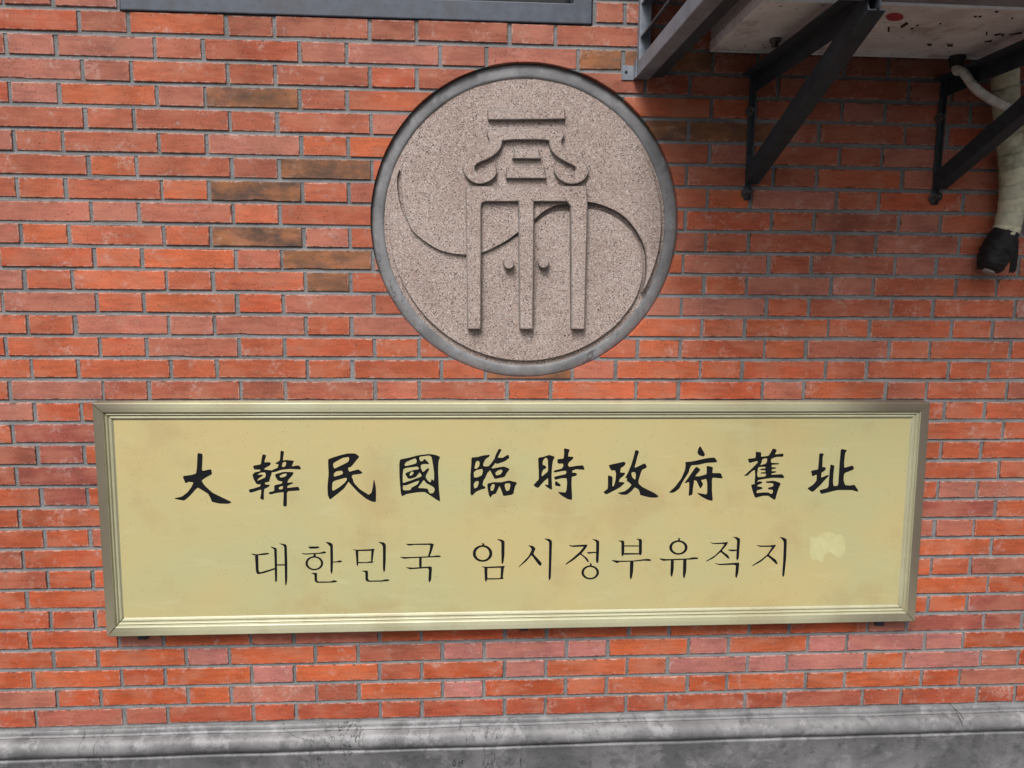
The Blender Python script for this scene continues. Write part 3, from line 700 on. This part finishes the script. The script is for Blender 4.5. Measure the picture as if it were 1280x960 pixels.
def grow(l, d):
    n = len(l); ar = sum(l[k][0]*l[(k+1) % n][1]-l[(k+1) % n][0]*l[k][1] for k in range(n)); sg = 1 if ar > 0 else -1; out = []
    for k in range(n):
        ax, az = l[k-1]; bx, bz = l[(k+1) % n]; tx, tz = bx-ax, bz-az; q = math.hypot(tx, tz) or 1
        out.append((l[k][0]+sg*d*tz/q, l[k][1]-sg*d*tx/q))
    return out
plate_holes = []; CUT = .0022
for k, (org, s, plus, minus) in enumerate(G):
    pl_ = [grow(chaikin(px_loop(l, YP, org, s), .11), .0006) for l in plus]
    mi_ = [grow(chaikin(px_loop(l, YP, org, s), .14), -.0004) for l in minus]
    V, T = triangulate(pl_+mi_, lambda c: any(inside(c, p) for p in pl_) and not any(inside(c, q) for q in mi_))
    # painted floor and flanks of the carved letter
    link('character', solid('character', V, T, YP+CUT, YP+.0001, True, False), M['ink'], plq)
    plate_holes.append((pl_, mi_))
rect = [(p.x, p.z) for p in (ic[3], ic[2], ic[1], ic[0])]
loops = [rect]+[l for a, b in plate_holes for l in a+b]
bbs = []
for a, b in plate_holes:
    xs = [p[0] for l in a for p in l]; zs = [p[1] for l in a for p in l]; bbs.append((min(xs), max(xs), min(zs), max(zs), a, b))
def in_glyph(c):
    for x0, x1, z0, z1, a, b in bbs:
        if x0 <= c[0] <= x1 and z0 <= c[1] <= z1 and any(inside(c, p) for p in a) and not any(inside(c, q) for q in b): return True
    return False
V, T = triangulate(loops, lambda c: inside(c, rect) and not in_glyph(c))
link('board', solid('board', V, T, YP, YP+CUT, False, False), M['gold'], plq)
link('back_panel', box_mesh('back_panel', ic[3].x-.03, ic[2].x+.03, YP+.010, -.008, max(ic[2].z, ic[3].z)-.02, min(ic[0].z, ic[1].z)+.02), M['steel_black'], plq)
res = [(800+x/2.667, 600+y/2.667) for x, y in ((570,185),(588,196),(602,180),(635,172),(655,186),(670,178),(686,205),(683,240),(668,262),(650,252),(632,238),(614,250),(608,277),(590,264),(570,266),(564,225))]
link('glue_residue', region_mesh('glue_residue', [chaikin(px_loop(res, YP), .2)], [], YP-.0003, YP+.001), M['residue'], plq)
for x, y in ((178, 797), (655, 786), (1100, 780)):
    p = unproj(x, y, -.01)
    bevel(link('mounting_lug', box_mesh('mounting_lug', p.x-.013, p.x+.013, -.012, .001, p.z-.006, p.z+.05), M['steel_black'], plq), .002)

# ------------------------------------------------------------------ steel brackets under the air conditioner
def angle_bar(name, p0, p1, a, b, th, mat, parent):
    """L section along p0-p1: legs along vectors a and b from the corner line"""
    na, nb = a.normalized(), b.normalized()
    sec = [Vector(), a, a+nb*th, na*th+nb*th, b+na*th, b]
    verts = [p0+v for v in sec]+[p1+v for v in sec]
    faces = [(k, (k+1) % 6, 6+(k+1) % 6, 6+k) for k in range(6)]+[tuple(range(6)), tuple(range(6, 12))]
    o = link(name, fix_normals(mesh(name, verts, faces)), mat, parent); return bevel(o, .0015, 2)
def bolt(p, axis, r, L, parent, mat='bolt'):
    q = axis.to_track_quat('Z', 'Y').to_matrix()
    verts, faces = [], []
    prof = [(0, 0), (r*1.7, 0), (r*1.7, .0025), (r*1.05, .0025), (r*1.05, .008), (r*.55, .0085), (r*.55, L), (0, L)]
    n = 12
    for rr, h in prof:
        for k in range(n): verts.append(p+q @ Vector((rr*math.cos(2*math.pi*k/n), rr*math.sin(2*math.pi*k/n), h)))
    for i in range(len(prof)-1):
        for k in range(n): faces.append((i*n+k, i*n+(k+1) % n, (i+1)*n+(k+1) % n, (i+1)*n+k))
    link('bolt', fix_normals(mesh('bolt', verts, faces)), M[mat], parent)
OUT = .628
ZARM = unproj(935, 104, -.004).z
def bracket(xtop, xbot, label):
    pt_ = unproj(*xtop, -.004); pb_ = unproj(*xbot, -.004)
    X = (pt_.x+pb_.x)/2; zb = pb_.z; skew = .0
    def P(y, z, dx=0): return Vector((X+dx-y*skew, y, z))
    e = empty('wall_bracket', (X, 0, zb), label, 'bracket', 'steel brackets under the air conditioner')
    angle_bar('upright', P(-.001, zb, .006), P(-.001, ZARM+.02, .006), Vector((-.016, 0, 0)), Vector((0, -.014, 0)), .004, M['steel_black'], e)
    angle_bar('arm', P(-.006, ZARM+.024, .0105), P(-OUT, ZARM+.024, .0105), Vector((-.045, 0, 0)), Vector((0, 0, -.045)), .004, M['steel_black'], e)
    d = (P(-OUT+.02, ZARM-.02)-P(-.012, zb+.055)).normalized(); nrm = Vector((0, d.z, -d.y)); nrm = nrm if nrm.y > 0 else -nrm
    angle_bar('brace', P(-.012, zb+.042, -.010), P(-OUT+.01, ZARM-.022, -.010), Vector((.036, 0, 0)), nrm*.044, .004, M['steel_black'], e)
    for z, dx in ((zb+.018, -.006), (zb+.24, -.006)):
        bolt(P(-.005, z, dx), Vector((0, -1, 0)), .008, .024, e)
    bolt(P(-.028, zb+.020, .0), Vector((-1, 0, 0)), .007, .014, e)
    return X
XB1 = bracket((942, 110), (934, 250), 'dark steel angle bracket with diagonal brace bolted beside the stone medallion')
XB2 = bracket((1180, 110), (1168, 256), 'dark steel angle bracket with diagonal brace bolted beside the taped pipe')

# ------------------------------------------------------------------ air conditioner
YB = -.10
c0 = unproj(887, 65, YB); ZA = c0.z
Yf = YB
while unproj(1200, 9, Yf).z > ZA and Yf > -.6: Yf -= .002
AX0, AX1, AY0, AY1 = c0.x, c0.x+.86, Yf, YB
print('AC', AX0, AX1, AY0, AY1, ZA, 'arm', ZARM, 'med', MCX, MCZ, MR, DR)
ac = empty('air_conditioner', ((AX0+AX1)/2, (AY0+AY1)/2, ZA), 'off white outdoor air conditioner unit on steel brackets with grimy underside', 'air conditioner')
ac.rotation_euler = (0, 0, R(.3))
def ac_link(name, me, mat, parent=None, bev=None):
    # parts are written in wall coordinates and turned with the unit
    o = bpy.data.objects.new(name, me); C.objects.link(o); me.materials.append(mat)
    o.parent = parent or ac; 
    if parent is None: me.transform(Matrix.Translation(-ac.location))
    else: me.transform(Matrix.Translation(-ac.location))
    if bev: bevel(o, bev, 2)
    return o
ac_link('casing', box_mesh('casing', AX0, AX1, AY0, AY1, ZA+.028, ZA+.58), M['ac_side_shaded'], bev=.006)
tray = ac_link('base_tray', box_mesh('base_tray', AX0+.002, AX1-.002, AY0+.002, AY1-.002, ZA+.004, ZA+.03), M['ac_white'], bev=.003)
for x0, x1, y0, y1 in ((AX0, AX0+.012, AY0, AY1), (AX1-.012, AX1, AY0, AY1), (AX0+.0125, AX1-.0125, AY1-.012, AY1), (AX0+.0125, AX1-.0125, AY0, AY0+.012)):
    ac_link('tray_lip', box_mesh('tray_lip', x0, x1, y0, y1, ZA-.001, ZA+.0265), M['ac_white'], tray, .0015)
# pressed ribs and slots on the underside
def under(px, py, z): # photo pixel on the underside plane
    d = AX_R*((px-640)/FPX)+AX_U*((480-py)/FPX)+AX_F
    return CAM+d*((z-CAM.z)/d.z)
def plate_under(name, loop, z0, z1, mat, bev=None):
    pts = [under(x, y, z0) for x, y in loop]; n = len(pts)
    verts = [(p.x, p.y, z0) for p in pts]+[(p.x, p.y, z1) for p in pts]
    faces = [tuple(range(n)), tuple(range(2*n-1, n-1, -1))]+[(k, (k+1) % n, n+(k+1) % n, n+k) for k in range(n)]
    o = ac_link(name, fix_normals(mesh(name, verts, faces)), mat, tray, bev)
zu = ZA+.0025
plate_under('pressed_rib', chaikin([(945, 60),(943,48),(950,35),(962,30),(985,8),(1050,4),(1050,12),(1015,50),(1005,60)], .25, 2), zu, ZA+.01, M['ac_white'], .001)
plate_under('pressed_rib', chaikin([(1085,45),(1130,45),(1132,49),(1082,49)], .25), zu-.0005, ZA+.01, M['ac_white'], .001)
plate_under('sticker', [(1107+11*(1+math.cos(a*.3)), 21.5+5*math.sin(a*.3)) for a in range(0, 21)], zu+.0006, ZA+.006, M['sticker'])
for l in ([(1109.5,34),(1112,34),(1112,40),(1109.5,40)],[(1125,33),(1133,28),(1135.5,30),(1127,35.5)],[(1243,14),(1248,13),(1248,15.5),(1244,16)],[(1233,40),(1235,40),(1234.5,44),(1232.5,44)],
          [(1243,43),(1252,41.5),(1252,43.5),(1244,45)],[(1262,43),(1278,40),(1278,42),(1263,44)],[(1231,52),(1241,50),(1240,52.5),(1232,53)],[(1159,55),(1165,55),(1165,57.5),(1160,57.5)],[(1184,56),(1192,55.5),(1191,58.5),(1185,58)],
          [(1207,10),(1211,10),(1210.5,12),(1207.5,12)],[(1217,20.5),(1221,20),(1221,21.5),(1217,22)],[(1174,29),(1176.5,29),(1176.5,30.5),(1174,30.5)],[(1253,42),(1256,43),(1254,46),(1252,45)],[(1138,36),(1142,35),(1141,37),(1138,37.5)],[(1145,32),(1148,31),(1148,32.5),(1145,33)],[(1264,22.5),(1267,22),(1266.5,23.5),(1264,24)],[(1223,20.5),(1227,20),(1227,21.5),(1223,22)]):
    plate_under('drain_slot', l, zu+.0004, ZA+.007, M['slot'])
def tube_z(name, x, y, prof, mat, parent):
    verts, faces = [], []; n = 20
    for r, z in prof:
        for k in range(n): verts.append((x+r*math.cos(2*math.pi*k/n), y+r*math.sin(2*math.pi*k/n), z))
    for i in range(len(prof)-1):
        for k in range(n): faces.append((i*n+k, i*n+(k+1) % n, (i+1)*n+(k+1) % n, (i+1)*n+k))
    return ac_link(name, fix_normals(mesh(name, verts, faces, True)), mat, parent)
p = under(969, 50, ZA)
tube_z('foot_stud', p.x, p.y, [(0, ZA-.016), (.008, ZA-.016), (.008, ZA-.006), (.013, ZA-.006), (.015, ZA+.004), (.015, ZA+.01)], M['bolt'], tray)
p = unproj(1197, 70, YB-.01)
tube_z('drain_spout', p.x, p.y, [(0, ZA-.022), (.017, ZA-.022), (.018, ZA-.004), (.022, ZA-.003), (.022, ZA+.008)], M['slot'], tray)
SP = Vector((p.x, p.y, ZA-.02))

# ------------------------------------------------------------------ louvred steel cage round the unit
foot = unproj(802, 100, 0); CX0 = unproj(793, 99.5, -.002).x; CZ0 = foot.z
cg = empty('louvred_cage', (CX0, 0, CZ0), 'grey painted steel louvred cage enclosing the air conditioner, with foot plate on the wall', 'cage')
cg.rotation_euler = (0, 0, R(.8))
CW = AX1+.14-CX0; CH = .78; CO = .632
def cg_box(name, x0, x1, y0, y1, z0, z1, mat='steel_grey', bev=.002):
    o = bpy.data.objects.new(name, box_mesh(name, x0, x1, y0, y1, z0, z1)); C.objects.link(o); o.data.materials.append(M[mat]); o.parent = cg
    return bevel(o, bev, 2) if bev else o
T4 = .040
cg_box('bottom_rail', 0, T4, -CO, -.003, 0, T4)
cg_box('inner_rail', T4+.002, T4+.036, -CO+.05, -.010, .004, .010, 'steel_black')
cg_box('inner_rail', T4+.0305, T4+.036, -CO+.05, -.0105, .0102, .045, 'steel_black')
cg_box('top_rail', 0, T4, -CO, -.003, CH-T4, CH)
cg_box('added_shade_panel', .002, CW-.002, -CO+.002, -.003, CH+.001, CH+.006)  # unseen roof sheet, added to keep skylight out of the cage
cg_box('wall_post', 0.004, T4-.004, -.030, -.003, T4+.001, CH-T4-.001)
cg_box('corner_post', 0.001, T4-.001, -CO, -CO+T4, T4+.001, CH-T4-.001)
cg_box('front_rail', T4+.001, CW, -CO, -CO+T4, 0.003, T4)
cg_box('front_rail', T4+.001, CW, -CO, -CO+T4, CH-T4, CH)
cg_box('corner_post', CW-T4, CW, -CO+.001, -CO+T4, T4+.001, CH-T4-.001)
cg_box('wall_post', CW-T4, CW, -.03, -.003, T4+.001, CH-T4-.001)
cg_box('bottom_rail', CW-T4, CW, -CO+T4+.001, -.003, 0, T4)
cg_box('top_rail', CW-T4, CW, -CO+T4+.001, -.003, CH-T4, CH)
def slat(p0, p1, inward, sl_w=.070, th=.003):
    t = (p1-p0).normalized(); s_ = inward*math.cos(R(48))+Vector((0, 0, 1))*math.sin(R(48))
    nn = t.cross(s_).normalized()
    verts = [p+s_*a*sl_w+nn*b*th for p in (p0, p1) for a, b in ((0, 0), (1, 0), (1, 1), (0, 1))]
    faces = [(0,1,2,3),(7,6,5,4)]+[(k, (k+1) % 4, 4+(k+1) % 4, 4+k) for k in range(4)]
    o = bpy.data.objects.new('slat', fix_normals(mesh('slat', verts, faces))); C.objects.link(o); o.data.materials.append(M['steel_grey']); o.parent = cg
z = T4+.062
while z < CH-.1:
    slat(Vector((.006, -CO+T4+.001, z)), Vector((.006, -.031, z)), Vector((1, 0, 0)))
    slat(Vector((CW-.006, -.031, z)), Vector((CW-.006, -CO+T4+.001, z)), Vector((-1, 0, 0)))
    slat(Vector((T4+.001, -CO+.006, z)), Vector((CW-T4-.001, -CO+.006, z)), Vector((0, 1, 0)))
    z += .085
fp = cg_box('foot_plate', -.036, -.0005, -.004, -.0005, -.002, .036, 'steel_grey', .0008)
cg_box('foot_tab', -.004, -.0006, -.032, -.0045, -.002, .045, 'steel_grey', .0008)
def cg_bolt(p, ax, r, L, mat):
    n0 = len(bpy.data.objects)
    bolt(p, ax, r, L, None, mat)
    o = [q for q in C.objects if q.name.startswith('bolt')][-1]; o.parent = cg
for nm, P_, r_, mt in (('bolt_hole', Vector((-.024, -.0042, .018)), .0045, 'slot'),):
    V_ = [P_+Vector((r_*math.cos(2*math.pi*k/14), 0, r_*math.sin(2*math.pi*k/14))) for k in range(14)]
    V_ += [v+Vector((0, .003, 0)) for v in V_]
    me = fix_normals(mesh(nm, V_, [tuple(range(14)), tuple(range(27, 13, -1))]+[(k, (k+1) % 14, 14+(k+1) % 14, 14+k) for k in range(14)]))
    o = bpy.data.objects.new(nm, me); C.objects.link(o); me.materials.append(M[mt]); o.parent = cg
def loc_bolt(p, ax, r, L, mat):
    bolt(p, ax, r, L, cg, mat)
    o = cg.children[-1]; o.matrix_parent_inverse = Matrix()
loc_bolt(Vector((-.012, -.0045, .012)), Vector((0, -1, 0)), .0035, .012, 'bolt')
loc_bolt(Vector((.001, -.028, T4+.018)), Vector((-1, -.6, 0)).normalized(), .0035, .010, 'brass')
loc_bolt(Vector((.034, -.06, T4+.045)), Vector((-1, 0, 0)), .004, .010, 'bolt')

# ------------------------------------------------------------------ taped pipe bundle and drain hose
pp_ = [unproj(x, y, Y) for x, y, Y in ((1256, -40, -.06), (1256, 20, -.06), (1256, 85, -.058), (1258, 130, -.055), (1264, 190, -.052), (1266, 240, -.050), (1261, 276, -.049), (1254, 298, -.049))]
path = spline(pp_, 14)
pipe = empty('taped_pipe', tuple(pp_[-1]), 'thick pipe wrapped in dirty beige tape with a black taped end', 'pipe')
# each turn of the wrap is a tapered band overlapping the next
Ls = [0]
for i in range(1, len(path)): Ls.append(Ls[-1]+(path[i]-path[i-1]).length)
def at_len(s):
    for i in range(1, len(path)):
        if Ls[i] >= s:
            t = (s-Ls[i-1])/(Ls[i]-Ls[i-1]); return path[i-1].lerp(path[i], t)
    return path[-1]
tot = Ls[-1]; turn = .043; s0 = 0; k = 0
circ = [(math.cos(2*math.pi*q/28), math.sin(2*math.pi*q/28)) for q in range(28)]
rq = random.Random(9)
while s0 < tot-.005:
    s1 = min(s0+turn*rq.uniform(.85, 1.15), tot)
    pts = [at_len(s0+(min(s1+.004, tot)-s0)*j/5) for j in range(6)]
    if (pts[-1]-pts[0]).length < .01: break
    r0 = .0338
    sc_ = [r0*(1.02-.05*j/5+rq.uniform(-.004, .004)) for j in range(5)]+[r0*.93]
    tilt = rq.uniform(-.05, .05)
    me = sweep('tape_wrap', pts, circ, up=Vector((.15+tilt, 1, 0)), smooth=True, scales=sc_)
    for v in me.vertices:
        a = v.co; v.co.z += .10*(a.x-pts[0].x)+.0018*mn.noise(a*40); v.co.x += .0018*mn.noise(a*35+Vector((5, 0, 0)))
    link('tape_wrap', me, M['tape'] if k % 2 == 0 else M['tape_pale'], pipe)
    s0 = s1; k += 1
end = [unproj(x, y, -.048) for x, y in ((1257, 290), (1253, 300), (1247, 312), (1241, 325), (1238, 336), (1237, 339))]
me = sweep('black_end_wrap', spline(end, 10), circ, up=Vector((.15, 1, 0)), smooth=True, scales=[.0345+.007*math.sin(math.pi*min(1, j/40)) if j < 40 else .0345-.0022*(j-40) for j in range(51)])
for v in me.vertices:
    q = v.co.copy(); v.co += Vector((mn.noise(q*55), mn.noise(q*55+Vector((9, 0, 0))), mn.noise(q*60+Vector((0, 9, 0)))))*.0055+Vector((mn.noise(Vector((q.x*60, q.y*60, q.z*170))), mn.noise(Vector((q.x*60+9, q.y*60, q.z*170))), 0))*.0035
link('black_end_wrap', me, M['black_tape'], pipe)
fl = [unproj(x, y, -.052) for x, y in ((1254,304),(1262,300),(1266,318),(1269,338),(1265,342),(1263,339),(1261,342),(1259,326))]
me = region_mesh('tape_flap', [[(p.x, p.z) for p in fl]], [], -.088, -.086)
for v in me.vertices: v.co.y += .05*(1-(v.co.z-fl[4].z)/(fl[1].z-fl[4].z)*1.0)*.7
link('tape_flap', me, M['black_tape'], pipe)
p = unproj(1236, 338, -.05)
me = sweep('foam_core', [unproj(1240, 330, -.048), unproj(1235, 341, -.050)], [(x*.016, y*.016) for x, y in circ], up=Vector((.15, 1, 0)))
link('foam_core', me, M['foam'], pipe)

hp = [SP+Vector((0, 0, .012)), SP+Vector((.001, -.001, -.012))]+[unproj(x, y, Y) for x, y, Y in ((1204, 90, -.125), (1219, 110, -.13), (1240, 125, -.135), (1266, 138, -.135), (1298, 150, -.12), (1322, 185, -.07), (1328, 260, -.03), (1326, 420, -.02), (1322, 600, -.02))]
path_h = spline(hp, 26)
hs_ = [.0115*(1+.075*(1 if (j // 1) % 2 else -1)) for j in range(len(path_h))]
hose = link('drain_hose', sweep('drain_hose', path_h, [(math.cos(2*math.pi*q/16), math.sin(2*math.pi*q/16)) for q in range(16)], up=Vector((.1, 1, .05)), smooth=True, scales=hs_), M['hose'])
tag(hose, 'thin pale ribbed drain hose curving down from the air conditioner', 'hose')

# a forked crack in the plinth, drawn as thin dark strands
a = [unproj(x, y, Y) for x, y, Y in ((1186, 879, -.012), (1192, 885, -.022), (1200, 892, -.04), (1205, 899, -.053))]
rt = empty('plinth_crack', tuple(a[-1]), 'thin dark strands marking a crack in the grey plinth moulding', 'root')
link('strand', sweep('strand', spline(a, 6), [(.0012*math.cos(q*1.257), .0012*math.sin(q*1.257)) for q in range(5)], up=Vector((1, 0, .1))), M['crack_line'], rt)
a = [unproj(x, y, Y) for x, y, Y in ((1192, 885, -.022), (1197, 893, -.045), (1201, 901, -.0535), (1203, 908, -.0525))]
link('strand', sweep('strand', spline(a, 6), [(.0010*math.cos(q*1.257), .0010*math.sin(q*1.257)) for q in range(5)], up=Vector((1, 0, .1))), M['crack_line'], rt)
